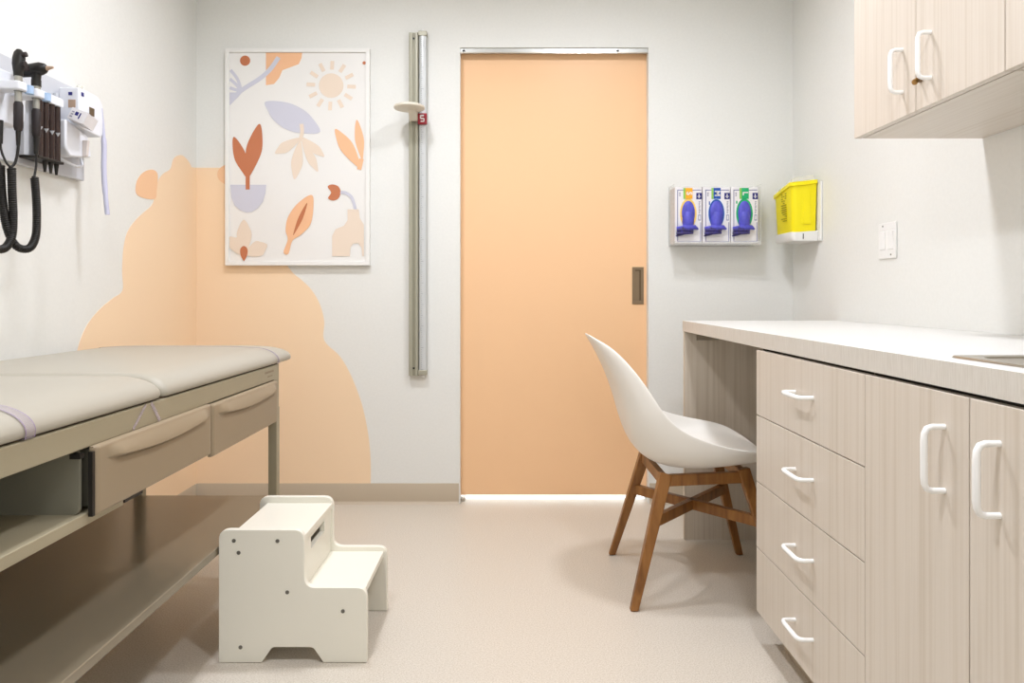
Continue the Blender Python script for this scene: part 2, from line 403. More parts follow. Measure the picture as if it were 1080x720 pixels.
m.box(-.4125, -.3975, YB - .0565, YB - .055, zh - .017, zh - .010); m.box(-.4125, -.3975, YB - .0565, YB - .055, zh - .030, zh - .024); m.box(-.4125, -.3975, YB - .0565, YB - .055, zh - .043, zh - .037)
m.box(-.4155, -.4105, YB - .0565, YB - .055, zh - .028, zh - .012); m.box(-.3995, -.3945, YB - .0565, YB - .055, zh - .041, zh - .026)
m.build('height_reading', 'white', lb)

# ---------------------------------------------------------------- glove boxes and their holder
gx0, gw, gy, gz0, gz1 = .7475, .1275, YB - .104, 1.214, 1.468
t = thing('glove_dispenser', 'clear acrylic wall rack holding three glove boxes right of the door', 'dispenser', (.94, YB, 1.205))
ra, rb = gx0 - .006, gx0 + 3*gw + .008
m = MB().box(ra, rb, YB - .004, YB - .001, 1.204, 1.485); m.build('back_plate', 'clear', t)
for sxx in (ra, rb - .003): MB().box(sxx, sxx + .003, YB - .110, YB - .004, 1.204, 1.480).build('side_plate', 'clear', t)
m = MB().box(ra + .003, rb - .003, YB - .113, YB - .004, 1.204, 1.2075); m.box(ra, rb, YB - .113, YB - .110, 1.204, 1.222); m.build('bottom_tray', 'clear', t)
SZ = [('S', 'amber', 'halo_s', 'smallest size box of blue nitrile gloves with amber tab, left in rack'), ('M', 'halo_m', 'halo_p', 'box of blue nitrile gloves with blue M tab, middle of rack'), ('L', 'halo_l', 'halo_l', 'box of blue nitrile gloves with green L tab, right in rack')]
for i, (ch, tab, halo, lab) in enumerate(SZ):
    bx = gx0 + i * gw; ww = gw - .004; fy = gy
    lab = lab.replace('smallest size box', 'box').replace('with amber tab', 'with amber S tab')
    g = thing('glove_box', lab, 'glove box', (bx + ww/2, fy + .05, gz0), 'glove boxes in the wall rack')
    m = MB().mat(1 if i == 0 else 0).box(bx, bx + ww, fy, YB - .008, gz0, gz1); m.bm.faces.ensure_lookup_table()
    cart = m.build('carton', ['carton', 'cside'], g, bevel=.0015)
    U = lambda u: bx + ww * (u / 235.0)          # printed face: u 0..235, v 0..475 (downwards)
    V = lambda v: gz1 - (gz1 - gz0) * (v / 475.0)
    m = MB(); lv = [0]
    def q(mi, u0, v0, u1, v1, k=1): m.mat(mi).box(U(u0), U(u1), fy - .0004 * k, fy - .0004*(k-1) - .00005, V(v1), V(v0))
    mats = ['carton', 'inkline', tab, 'navy', 'inkgrey', 'lime', halo, 'halo_m']
    q(0, 2, 2, 233, 473, 1)
    for a in ((22, 24, 227, 30), (22, 460, 227, 466), (22, 24, 28, 466), (221, 300, 227, 466)): q(1, *a, 2)
    q(5, 74, 8, 92, 102, 3); q(2, 92, 8, 154, 102, 3)
    q(3, 186, 50, 236 - 3, 104, 3); q(0, 205, 60, 214, 95, 4); q(0, 196, 78, 224, 84, 4)
    for k in range(9): q(4, 206, 122 + k*12, 222 - (k % 3)*3, 129 + k*12, 3)
    q(1, 203, 236, 224, 284, 3); q(0, 207, 242, 220, 278, 4)
    for k in range(3): q(4, 38, 46 + k*12, 50, 54 + k*12, 3)
    if i == 1: q(7, 52, 122, 62, 152, 3)
    if i == 2: q(2, 44, 118, 56, 142, 3)
    def oval(mi, ru, rv, k, cv=226):
        m.mat(mi).prism([(U(117 + ru*math.cos(a*PI/18)), V(cv - rv*math.sin(a*PI/18))) for a in range(36)], 'y', fy - .0004*k, fy - .0004*(k-1) - .00005)
    oval(6, 72, 128, 3); 
    if i == 1: oval(7, 68, 122, 4)
    m.build('printed_face', mats, cart, smooth=20)
    # opening with the glove pushed out
    m = MB(); n = 24
    cz = V(222); cxx = U(117)
    rs = []
    for (k, off) in ((1.0, .0022), (.93, .006), (.7, .0095), (.35, .011), (.02, .0115)):
        rs.append([(cxx + .0300*k*math.cos(a*2*PI/n), fy - off, cz + .056*k*math.sin(a*2*PI/n)) for a in range(n)])
    m.rings(rs); gl = m.build('glove', 'nitrile', g, smooth=60)
    # fingers and cuff hanging at the foot of the opening
    m = MB()
    def fz(u, v): return (U(u), V(v))
    def limb(pts, r):
        m.tube([(fz(u, v)[0], fy - .010 - dy, fz(u, v)[1]) for u, v, dy in pts], r, 8)
    limb([(117, 215, -.012), (117, 265, -.010), (114, 310, -.008), (108, 345, -.004)], [.021, .0275, .0265, .019])
    limb([(60, 340, .004), (110, 348, .008), (170, 345, .006), (196, 360, .002)], [.009, .013, .010, .004])
    limb([(12, 352, 0), (60, 350, .004), (120, 350, .006)], [.007, .010, .012])
    m.build('glove_palm', 'nitrile', gl, smooth=60)
    m = MB()
    limb([(10, 368, .006), (70, 366, .012), (150, 372, .010)], [.007, .009, .005])
    limb([(8, 398, .006), (60, 392, .010), (150, 392, .008)], [.007, .009, .005])
    limb([(6, 418, 0), (50, 405, .002), (90, 395, .002)], [.003, .0055, .004])
    limb([(60, 345, .010), (58, 375, .010), (30, 400, .003)], [.006, .009, .003])
    m.build('glove_fingers', 'nitdark', gl, smooth=60)
    ccx, ccz = U(123), V(55)
    text_mesh(ch, .034, lambda u, v, w, a=ccx, c=ccz, y=fy: Vector((a + v, y - .0018 - w, c - u)), 'size_letter', 'carton', cart)

# ---------------------------------------------------------------- sharps container
ya, yb2 = 3.035, 3.245; xa, xb = 1.200, 1.312
t = thing('sharps_container', 'yellow sharps bin with white bracket mounted on right wall by corner', 'sharps container', (1.26, 3.14, 1.20))
def ringr(x0, x1, y0, y1, z, zf=None):
    p = round_poly([(x0, y0), (x1, y0), (x1, y1), (x0, y1)], [.022, .006, .006, .022], 4)
    return [(x, y, z if zf is None else zf(x, y)) for x, y in p]
zt = lambda x, y: 1.470 - .030 * max(0, min(1, (y - ya - .02) / .16)) - .012 * max(0, (xb - x) / .11) + .008*math.sin(PI*min(1, max(0, (y-ya)/.21)))
m = MB().rings([ringr(xa + .014, xb - .004, ya + .012, yb2 - .012, 1.240), ringr(xa + .010, xb - .003, ya + .009, yb2 - .009, 1.256), ringr(xa + .004, xb, ya + .003, yb2 - .003, 0, lambda x, y: zt(x, y) - .018), ringr(xa - .003, xb + .001, ya - .004, yb2 + .003, 0, lambda x, y: zt(x, y) - .015), ringr(xa - .003, xb + .001, ya - .004, yb2 + .003, 0, zt), ringr(xa + .006, xb - .006, ya + .006, yb2 - .006, 0, lambda x, y: zt(x, y) + .002)])
body = m.build('bin', 'yellow', t, smooth=40)
m = MB().box(xa + .05, xa + .085, ya + .0035, ya + .010, 1.28, 1.43); m.build('front_panel', 'yellow', body, bevel=.003)
m = MB()
for k in range(13):
    w_ = [.05, .075, .06, .08, .035, .07, .055, .08, .06, .03, .07, .05, .06][k]
    for j in range(3):
        if random.random() < .22: continue
        m.box(xa + .0015, xa + .0035 + .004, 3.10 + j*.020 + random.random()*.004, 3.10 + j*.020 + .006 + .010 * (w_/.08), 1.30 + k*.0098, 1.3045 + k*.0098)
m.build('printed_warning', 'yprint', body)
m = MB().rings([ringr(xa + .006, xb - .006, ya + .008, yb2 - .008, 0, lambda x, y: zt(x, y) + .002), ringr(xa + .014, xb - .008, ya + .014, yb2 - .014, 0, lambda x, y: zt(x, y) + .018), ringr(xa + .05, xb - .01, ya + .03, yb2 - .03, 0, lambda x, y: zt(x, y) + .026), ringr(xa + .07, xb - .02, ya + .05, yb2 - .05, 0, lambda x, y: zt(x, y) + .028)])
m.build('lid', 'frost', t, smooth=50)
m = MB().box(1.3155, XR - .001, ya - .022, yb2 + .012, 1.208, 1.462); m.build('wall_plate', 'white', t, bevel=.003)
m = MB().rings([ringr(xa + .012, 1.3155, ya + .004, yb2 - .004, 1.210), ringr(xa + .004, 1.3155, ya + .002, yb2 - .002, 1.222), ringr(xa + .004, 1.3155, ya + .001, yb2 - .001, 0, lambda x, y: 1.249 - .004*math.sin((x-xa)*40))])
tr = m.build('bracket_tray', 'white', t, smooth=40)
m = MB().box(xa + .05, xa + .053, ya - .0005, ya + .003, 1.218, 1.240); m.build('lock_slot', 'black', tr)

# ---------------------------------------------------------------- switch plate
t = thing('wall_plate', 'white double wall plate with two switches above the countertop', 'switch plate', (XR, 2.49, 1.165))
m = MB().box(XR - .006, XR - .0005, 2.432, 2.548, 1.106, 1.232); m.build('cover', 'white', t, bevel=.003)
for (y0, y1) in ((2.446, 2.480), (2.499, 2.533)):
    m = MB().prism([(XR - .006, 1.136), (XR - .009, 1.140), (XR - .0075, 1.168), (XR - .010, 1.200), (XR - .006, 1.203)], 'y', y0, y1); m.build('rocker', 'handle', t, smooth=20)
for (a_, c_) in ((2.516, 1.221), (2.463, 1.119)): MB().cyl((XR - .006, a_, c_), (XR - .0075, a_, c_), .003, n=10).build('screw', 'screw', t)

# ---------------------------------------------------------------- base units, desk panel, worktop
CF = .694                # face of the drawers and doors
def dpull(name, p, q, out, parent, r=.0052):
    """white D-shaped pull from p to q standing off along out"""
    P, Q, O = Vector(p), Vector(q), Vector(out); dd = (Q - P).normalized()
    pts = [P, P + O*.62, P + O*.86 + dd*.003, P + O*.98 + dd*.011, P + O + dd*.022, Q + O - dd*.022, Q + O*.98 - dd*.011, Q + O*.86 - dd*.003, Q + O*.62, Q]
    m = MB().tube(pts, [r*.92, r*.95, r, r*1.02, r*1.1, r*1.1, r*1.02, r, r*.95, r*.92], 14)
    return m.build(name, 'handle', parent, smooth=60)
ZT, ZB = .875, .833
t = thing('base_cabinet', 'pale wood base cabinet with four stacked drawers beside the knee space', 'cabinet', (1.0, 1.70, 0))
m = MB().box(CF + .020, XR - .002, 1.392, 2.003, .092, .828); m.mat(1).box(CF + .0185, CF + .0205, 1.394, 2.001, .094, .8275); m.build('cabinet_body', ['ashin', 'gap'], t)
m = MB().box(.757, XR - .002, 1.392, 1.962, 0, .092); m.build('toe_kick', 'base', t)
zs = [.826, .643, .456, .272, .091]; hz = [.744, .556, .371, .190]
for i in range(4):
    m = MB().box(CF, CF + .018, 1.3925, 2.004, zs[i+1] + .0012, zs[i] - .0012); dr = m.build('drawer', 'ash', t, bevel=.0012)
    dpull('handle', (CF, 1.731, hz[i]), (CF, 1.629, hz[i]), (-.034, 0, 0), dr)
t = thing('base_cabinet', 'pale wood base cabinet with two tall doors below the sink', 'cabinet', (1.0, 1.08, 0))
m = MB()
for (bx0, bx1, by0, by1, bz0, bz1) in ((CF + .022, XR - .002, .765, .783, .092, .828), (CF + .022, XR - .002, 1.3725, 1.3905, .092, .828), (CF + .022, XR - .002, .783, 1.3725, .092, .110), (XR - .014, XR - .002, .783, 1.3725, .110, .828)): m.box(bx0, bx1, by0, by1, bz0, bz1)
m.mat(1).box(CF + .0185, CF + .0205, .767, 1.389, .094, .8275); m.build('cabinet_body', ['ashin', 'gap'], t)
m = MB().box(.757, XR - .002, .765, 1.3905, 0, .092); m.build('toe_kick', 'base', t)
for (y0, y1, hy_) in ((1.0765, 1.3905, 1.136), (.7650, 1.0735, 1.008)):
    m = MB().box(CF, CF + .018, y0, y1, .092, .825); dr = m.build('door', 'ash', t, bevel=.0012)
    dpull('handle', (CF, hy_, .668), (CF, hy_, .770), (-.033, 0, 0), dr)
m = MB().box(CF + .002, XR - .002, 2.840, 2.858, 0, ZB - .001); tag(m.build('desk_panel', 'ashin', bevel=.001), 'pale wood end panel holding up the far end of the desk', 'panel')
m = MB().box(.745, .83, 2.815, 2.8385, ZB - .012, ZB - .0008); m.box(.745, .83, 2.8345, 2.8385, ZB - .035, ZB - .0008); tag(m.build('support_bracket', 'steel'), 'small grey metal bracket under the worktop at the far panel', 'bracket')
# worktop with the cut-out for the sink
sx0, sx1, sy0, sy1 = .765, 1.20, .800, 1.190
m = MB()
m.box(CF, sx0, .745, 2.862, ZB, ZT); m.box(sx1, XR - .001, .745, 2.862, ZB, ZT); m.box(sx0, sx1, .745, sy0, ZB, ZT); m.box(sx0, sx1, sy1, 2.862, ZB, ZT)
bmesh.ops.remove_doubles(m.bm, verts=m.bm.verts, dist=1e-5)
for f in m.bm.faces:
    if abs(f.normal.z) < .5: f.material_index = 1
o = m.build('worktop', ['ctop', 'cedge'], smooth=20)
for p in o.data.polygons: p.material_index = 0 if abs(p.normal.z) > .5 else 1
tag(o, 'long white worktop forming desk and counter along the right wall', 'worktop')
t = thing('sink', 'stainless steel drop-in sink set in the worktop at right edge', 'sink', (.98, 1.0, ZT))
def rr(x0, x1, y0, y1, r, z): return [(x, y, z) for x, y in round_poly([(x0, y0), (x1, y0), (x1, y1), (x0, y1)], r, 6)]
m = MB().rings([rr(.743, 1.222, .778, 1.212, .025, ZT + .0005), rr(.745, 1.220, .780, 1.210, .025, ZT + .0035), rr(.772, 1.192, .806, 1.184, .04, ZT + .003), rr(.776, 1.188, .810, 1.180, .045, ZT - .004), rr(.785, 1.180, .820, 1.170, .05, ZT - .13), rr(.81, 1.155, .845, 1.145, .05, ZT - .15), rr(.95, 1.02, .96, 1.03, .03, ZT - .153)])
m.build('bowl', 'steel', t, smooth=40)
m = MB().cyl((.985, .995, ZT - .153), (.985, .995, ZT - .149), .03); m.build('drain', 'alu', t)

# ---------------------------------------------------------------- wall units
UF = .965
def upper(y0, y1, lab, grp):
    t = thing('wall_cabinet', lab, 'cabinet', (1.14, (y0+y1)/2, 1.418), grp)
    m = MB().box(UF + .0240, XR - .001, y0 + .001, y1 - .001, 1.418, 2.25); m.mat(1).box(UF + .0195, UF + .0240, y0 + .003, y1 - .003, 1.4230, 2.248); m.build('cabinet_body', ['ashy', 'gap'], t)
    mid = (y0 + y1) / 2
    for k, (a, c) in enumerate(((mid + .0012, y1 - .0008), (y0 + .0012, mid - .0012))):
        m = MB().box(UF, UF + .019, a, c, 1.417, 2.25); dr = m.build('door', 'ash', t, bevel=.0012)
        hy_ = mid + .058 if k == 0 else mid - .060
        dpull('handle', (UF, hy_, 1.478), (UF, hy_, 1.582), (-.030, 0, 0), dr)
    return t, dr
ta, dr = upper(1.388, 1.995, 'pale wood wall cabinet with two doors and a key above the drawers', None)
m = MB().cyl((UF - .001, 1.668, 1.486), (UF - .008, 1.668, 1.486), .008, n=18); lk = m.build('lock', 'nickel', dr, smooth=50)
m = MB().box(UF - .014, UF - .007, 1.6668, 1.6692, 1.480, 1.489); m.cyl((UF - .016, 1.6668, 1.479), (UF - .016, 1.6692, 1.479), .007, n=14); m.build('key', 'brass', lk)
upper(.779, 1.386, 'pale wood wall cabinet at the right edge of the photo', None)

# ---------------------------------------------------------------- chair
X0, Y0 = .622, 2.445
t = thing('chair', 'white moulded shell chair on four splayed wooden legs at the desk', 'chair', (X0, Y0, 0))
ST = [((-.360, .846), .045, (-.359, .846)), ((-.347, .828), .110, (-.338, .834)), ((-.325, .790), .160, (-.297, .812)), ((-.302, .745), .195, (-.256, .772)),
      ((-.280, .695), .222, (-.217, .724)), ((-.259, .635), .243, (-.180, .668)), ((-.244, .580), .257, (-.148, .612)), ((-.230, .530), .266, (-.100, .566)), ((-.206, .470), .272, (-.040, .537)),
      ((-.160, .427), .276, (.020, .521)), ((-.080, .412), .277, (.080, .508)), ((.020, .420), .272, (.135, .499)), ((.120, .436), .256, (.178, .490)), ((.195, .446), .220, (.212, .476)),
      ((.240, .442), .150, (.240, .456)), ((.258, .432), .070, (.257, .437))]
m = MB(); nu = 14; rows = []
for (c, hw, r) in ST:
    row = []
    for j in range(nu + 1):
        u = -1 + 2 * j / nu; k = abs(u) ** 2.6
        yy = hw * math.sin(u * PI / 2 * .92) / math.sin(PI / 2 * .92)
        row.append(m.bm.verts.new((X0 + c[0] + (r[0] - c[0]) * k, Y0 + yy, c[1] + (r[1] - c[1]) * k)))
    rows.append(row)
for a, c in zip(rows, rows[1:]):
    for j in range(nu): m.bm.faces.new((a[j], a[j+1], c[j+1], c[j]))
sh = m.build('shell', 'shell', t, smooth=180, solid=.0075, sub=2)
def beam(m, p, q, w0, h0, w1=None, h1=None, side=None):
    """rectangular bar, w along side, h across"""
    P, Q = Vector(p), Vector(q); d = (Q - P).normalized(); sd = Vector(side or (0, 1, 0)); sd = (sd - d * sd.dot(d)).normalized(); up = d.cross(sd)
    w1 = w1 or w0; h1 = h1 or h0; R = []
    for c, w, h in ((P, w0, h0), (Q, w1, h1)): R.append([c + sd*a*w/2 + up*b_*h/2 for a, b_ in ((-1,-1),(1,-1),(1,1),(-1,1))])
    return m.rings(R)
feet = {}
for sx in (-1, 1):
    for sy in (-1, 1):
        top = (X0 + sx*.112 - (.012 if sx < 0 else -.012), Y0 + sy*.165, .408 if sx < 0 else .424); ft = (X0 + sx*.240 + .002, Y0 + sy*.238, .0)
        feet[sx, sy] = (top, ft)
        m = beam(MB(), top, (ft[0], ft[1], .0), .038, .038, .024, .026)
        # foot cut level with the floor
        for v in m.bm.verts:
            if v.co.z < .02: v.co.z = .001
            else: v.co.z = min(v.co.z, .416 if sx < 0 else .430)
        m.build('leg', 'teak', t, bevel=.004)
def on(k, z):
    a, c = feet[k]; f = (a[2] - z) / a[2]; return Vector((a[0] + (c[0]-a[0])*f, a[1] + (c[1]-a[1])*f, z))
for (k1, k2, nm) in (((-1, -1), (1, -1), 'apron'), ((-1, 1), (1, 1), 'apron'), ((-1, -1), (-1, 1), 'apron'), ((1, -1), (1, 1), 'apron')):
    m = beam(MB(), on(k1, .386 if k1[0] < 0 else .398), on(k2, .386 if k2[0] < 0 else .398), .022, .036, side=(0, 1, 0) if k1[1] == k2[1] else (1, 0, 0)); m.build(nm, 'teak', t, bevel=.002)
m = beam(MB(), on((-1, -1), .262), on((1, 1), .262), .022, .034, side=(-.7, .7, 0)); m.build('stretcher', 'teak', t, bevel=.002)
m = beam(MB(), on((-1, 1), .262), on((1, -1), .262), .022, .034, side=(.7, .7, 0)); m.build('stretcher', 'teak', t, bevel=.002)
for k in feet:
    f = feet[k][1]; m = MB().cyl((f[0], f[1], .0), (f[0], f[1], .004), .009, n=12); m.build('glide', 'black', t)

# ---------------------------------------------------------------- step stool
t = thing('step_stool', 'white wooden two-step stool in front of the exam table', 'step stool', (-.58, 2.05, 0))
P = lambda px, py: ((px - CX) / 396.0, EYE + (CY - py) / 396.0)
out = [P(230.5, 559), P(320.8, 559), P(320.8, 620), P(387, 620)]
out = [P(230.5, 558.5), P(320.8, 558.5), P(320.8, 619.5), P(387, 619.5), (P(387, 0)[0], .0008), (P(341, 0)[0], .0008), P(330, 682.5), P(287, 682.5), (P(276, 0)[0], .0008), (P(230.5, 0)[0], .0008)]
rad = [.028, .030, .030, .030, 0, 0, .008, .008, 0, 0]
pp = round_poly(out, rad, 6)
for (y0, y1) in ((1.894, 1.912), (2.203, 2.221)):
    m = MB().prism(pp, 'y', y0, y1); sp = m.build('side_panel', 'stool', t, bevel=.0022)
    if y0 < 2:
        for (u, v) in ((320, 270), (458, 271), (335, 308), (489, 433), (665, 493), (341, 607)):
            x, z = P(140 + u/3, 480 + v/3)
            m = MB().cyl((x, y0 - .0012, z), (x, y0 + .001, z), .0052, n=16); m.build('screw', 'screw', sp)
            
m = MB().box(-.752, -.551, 1.912, 2.203, .318, .335); m.build('tread', 'stool', t, bevel=.002)
m = MB().box(-.572, -.392, 1.912, 2.203, .168, .186); m.build('tread', 'stool', t, bevel=.002)
# riser with a hand slot
rz0, rz1 = .150, .318; m = MB()
ya_, yb_ = 1.985, 2.130
m.box(-.571, -.556, 1.912, ya_, .186, rz1); m.box(-.571, -.556, yb_, 2.203, .186, rz1); m.box(-.571, -.556, ya_, yb_, .186, .272); m.box(-.571, -.556, ya_, yb_, .304, rz1)
m.build('riser', 'stool', t)
m = MB().box(-.752, -.737, 1.912, 2.203, .10, .318); m.build('back_panel', 'stool', t)

# ---------------------------------------------------------------- exam table
t = thing('exam_table', 'taupe padded exam table with drawers and lower shelf along left wall', 'exam table', (-1.0, 1.5, 0))
XA, XB = -1.450, -.775          # pad sides
def pad(y0, y1, ry0, ry1, nm):
    zb, zt_ = .7495, .806; n = 8; rs = []
    def ring(ix, i0, i1, z, r): 
        p = round_poly([(XA + ix, y0 + i0), (XB - ix, y0 + i0), (XB - ix, y1 - i1), (XA + ix, y1 - i1)], [max(.004, r*ry0/.08), max(.004, r*ry0/.08), max(.004, r*ry1/.08), max(.004, r*ry1/.08)], 8)
        return [(x, y, z) for x, y in p]
    rs.append(ring(.010, .006, .010, zb, .06)); rs.append(ring(.003, .001, .003, zb + .003, .065)); 
    for k in range(n + 1):
        a = k / n * PI / 2; ins = 1 - math.cos(a)
        rs.append(ring(.085 * ins, ry0 * ins, ry1 * ins, zb + .010 + (zt_ - .004 - zb - .010) * math.sin(a), .07 + .02*ins))
    rs.append(ring(.16, ry0 + .08, ry1 + .08, zt_ - .001, .09)); rs.append(ring(.27, ry0 + .22, ry1 + .22, zt_, .07))
    return MB().rings(rs).build(nm, 'vinyl', t, smooth=60)
pad(1.598, 2.575, .028, .09, 'seat_cushion'); pad(.654, 1.595, .06, .032, 'back_cushion')
m = MB().box(-1.40, -.787, .68, 2.36, .744, .750); m.build('cushion_board', 'vinyl_under', t)
# straps round the cushions
def strap(yc, w, zoff=.0015):
    prof = []
    zb, zt_ = .7495, .806; n = 12; e = .0022
    prof.append((XB - .02, zb - e)); prof.append((XB - .002 + e, zb))
    for k in range(n + 1):
        a = k/n * PI/2; prof.append((XB + e*math.cos(a) - .085*(1 - math.cos(a)), zb + .010 + (zt_ - .004 - zb - .010)*math.sin(a) + e*math.sin(a)))
    prof.append((XB - .16, zt_ - .001 + e)); prof.append((XB - .27, zt_ + e)); prof.append((XA + .27, zt_ + e)); prof.append((XA + .16, zt_ - .001 + e)); prof.append((XA + .085, zt_ - .004 + e)); prof.append((XA + .02, zt_ - .02)); prof.append((XA - .001, zb + .01))
    m = MB()
    for (a, c, mi) in ((yc - w/2, yc - w/2 + .0022, 1), (yc - w/2 + .0022, yc + w/2 - .0022, 0), (yc + w/2 - .0022, yc + w/2, 1)):
        m.mat(mi)
        for p, q_ in zip(prof, prof[1:]): m.face([(p[0], a, p[1]), (p[0], c, p[1]), (q_[0], c, q_[1]), (q_[0], a, q_[1])])
    o = m.build('strap', ['strap', 'purple'], t, smooth=60); o['label'] = 'clear elastic strap with purple edges'; return o
strap(2.375, .017); strap(1.147, .025)
FX = -.779
m = MB().box(-1.275, FX, .72, 2.367, .6986, .7465); m.build('upper_frame', 'frame', t, bevel=.003)
# open compartment: floor with lip, far divider, back
m = MB().box(-1.275, FX, .72, 1.433, .557, .579); m.build('compartment_floor', 'frame', t, bevel=.002)
m = MB().prism(round_poly([(-1.273, .579), (-.787, .579), (-.787, .698), (-1.273, .698)], [0, .012, .015, 0]), 'y', 1.297, 1.306); m.build('divider', 'frame_in', t)
m = MB().box(-1.275, -1.259, .72, 2.367, .566, .698); m.build('rear_panel', 'frame_in', t)
m = MB().box(-.7755, -.7672, 1.3065, 1.3145, .573, .692).box(-.795, -.7760, 1.283, 1.2965, .684, .693); m.build('drawer_slide', 'black', t)
m = MB().box(-.798, -.780, 1.44, 1.51, .5595, .567); m.build('dark_block', 'black', t)  # thin dark block below the first drawer's lower edge
def drawer_front(y0, y1, z0, z1):
    ny = 80; X = -.765; m = MB(); V_ = []
    for i in range(ny + 1):
        row = []; tt = i / ny; y = y0 + (y1 - y0) * tt
        k = (tt - .07) / .90; inr = 0 <= k <= 1
        amp = min(1, k*12, (1-k)*12) if inr else 0
        lip = .027 + .014 * math.sin(PI * min(1, max(0, k)))
        zs_ = [z0 + (z1 - lip - .007 - z0) * (q/12)**1.0 for q in range(13)]
        prof = [(z, 0) for z in (z0, z0 + .0015, z0 + .004, z0 + .007)] + [(z0 + .007 + (z1 - lip - .009 - z0 - .007) * q/8, 0) for q in range(1, 9)]
        prof += [(z1 - lip - .005, -.003 * amp), (z1 - lip - .002, -.002*amp), (z1 - lip, .0095 * amp), (z1 - lip + .0015, .0115*amp)] + [(z1 - lip + .0015 + (lip - .0075) * q/6, .0115 * amp * (1 - (q/6)**1.6)) for q in range(1, 7)]
        prof += [(z1 - .004, 0), (z1 - .0015, 0), (z1, 0)]
        for z, dx in prof:
            x = X + dx; e = min(tt * (y1-y0), (1-tt) * (y1-y0), z - z0, z1 - z)
            if e < .006: x -= .006 * (1 - math.sqrt(max(0, 1 - ((.006 - e)/.006)**2)))
            row.append(m.bm.verts.new((x, y, z)))
        V_.append(row)
    nz = len(V_[0]) - 1
    for a, c in zip(V_, V_[1:]):
        for j in range(nz): m.bm.faces.new((a[j], a[j+1], c[j+1], c[j]))
    rim = [V_[i][0] for i in range(ny+1)] + [V_[ny][j] for j in range(1, nz+1)] + [V_[i][nz] for i in range(ny-1, -1, -1)] + [V_[0][j] for j in range(nz-1, 0, -1)]
    bk = [m.bm.verts.new((X - .0135, v.co.y, v.co.z)) for v in rim]
    for i in range(len(rim)): m.bm.faces.new((rim[i], rim[(i+1) % len(rim)], bk[(i+1) % len(rim)], bk[i]))
    m.bm.faces.new(bk)
    d_ = m.build('drawer', 'drawer', t, smooth=50)
    mm = MB().box(-1.20, X - .0135, y0 + .02, y1 - .02, z0 + .012, .692); mm.build('drawer_box', 'frame_in', d_)
    return d_
drawer_front(1.3155, 1.8225, .5716, .700); drawer_front(1.831, 2.3435, .5623, .697)
for (x, y) in ((-.7995, 2.407), (-1.2535, 2.407), (-.7995, .72), (-1.2535, .72)):
    m = MB().box(x - .0145, x + .0145, y - .0145, y + .0145, .001, .557 if y < 1 else .60); m.build('leg', 'frame', t, bevel=.002)
m = MB().box(-1.27, -.786, 2.367, 2.418, .555, .7465); m.build('end_panel', 'frame', t, bevel=.002)
m = MB().box(-1.275, -.7805, .70, 2.391, .284, .306); m.build('shelf', 'shelf', t, bevel=.003)
for (a_, c_, w_) in ((1.520, 1.466, .006), (1.542, 1.577, .009)):
    beam(MB(), (FX + .001, a_, .746), (FX + .002, c_, .703), .0012, w_, side=(1, 0, 0)).build('plastic_tie', 'strap', t)
# small worn maker's lettering at the end of the side rail
m = MB()
ly = 2.262
for k in range(8): m.box(FX - .0005, FX + .0004, ly + k*.0104, ly + k*.0104 + .007, .727, .7335)
for k in range(5): m.box(FX - .0005, FX + .0004, ly + .022 + k*.010, ly + .022 + k*.010 + .0065, .714, .718)
m.build('lettering', 'ghost', t)

# ---------------------------------------------------------------- wall board with instruments
WX = XL + .022
t = thing('equipment_board', 'pale grey rectangular board on left wall carrying the diagnostic instruments', 'wall board', (XL, 2.0, 1.36))
m = MB().box(XL + .001, WX, 1.50, 2.420, 1.366, 1.668); m.build('panel', 'board', t, bevel=.004)
m = MB().cyl((WX, 2.355, 1.445), (WX + .002, 2.355, 1.445), .004, n=10); m.build('screw', 'screw', t)

t = thing('diagnostic_station', 'white rounded charging station with two instrument cradles on the wall board', 'charging station', (-1.42, 1.85, 1.45))
m = MB().prism(round_poly([(1.62, 1.448), (2.038, 1.448), (2.048, 1.600), (1.62, 1.600)], [.02, .045, .02, .02], 6), 'x', WX, -1.388); m.build('housing', 'whiteb', t, bevel=.010)
for (yy) in (1.929, 2.002):
    m = MB().prism(round_poly([(-1.395, yy - .030), (-1.316, yy - .022), (-1.316, yy + .018), (-1.395, yy + .026)], [0, .012, .012, 0]), 'z', 1.532, 1.556); c_ = m.build('cradle', 'whiteb', t, bevel=.005)
    m = MB().cyl((-1.318, yy + .020, 1.530), (-1.318, yy + .020, 1.552), .011, n=18); m.build('cradle_disc', 'bluep', c_, smooth=50)
m = MB().box(-1.3885, -1.3872, 1.86, 1.92, 1.500, 1.503); m.build('lettering', 'inkgrey', t)

def coil(path, r, tr, turns, n=7):
    P_ = [Vector(p) for p in spline(path, 14, False)]
    L_ = [0]
    for a, c in zip(P_, P_[1:]): L_.append(L_[-1] + (c - a).length)
    N_ = turns * 12; out = []
    for i in range(N_ + 1):
        d_ = L_[-1] * i / N_; j = 0
        while j < len(L_) - 2 and L_[j+1] < d_: j += 1
        f_ = (d_ - L_[j]) / max(1e-9, L_[j+1] - L_[j]); c = P_[j].lerp(P_[j+1], f_); tg = (P_[j+1] - P_[j]).normalized()
        u = Vector((1, 0, 0)); u = (u - tg*u.dot(tg)).normalized(); w = tg.cross(u); a = 2*PI*turns*i/N_
        k = min(1, i/10, (N_-i)/10)
        out.append(c + (u*math.cos(a) + w*math.sin(a)) * r * k)
    return out
IX = -1.334
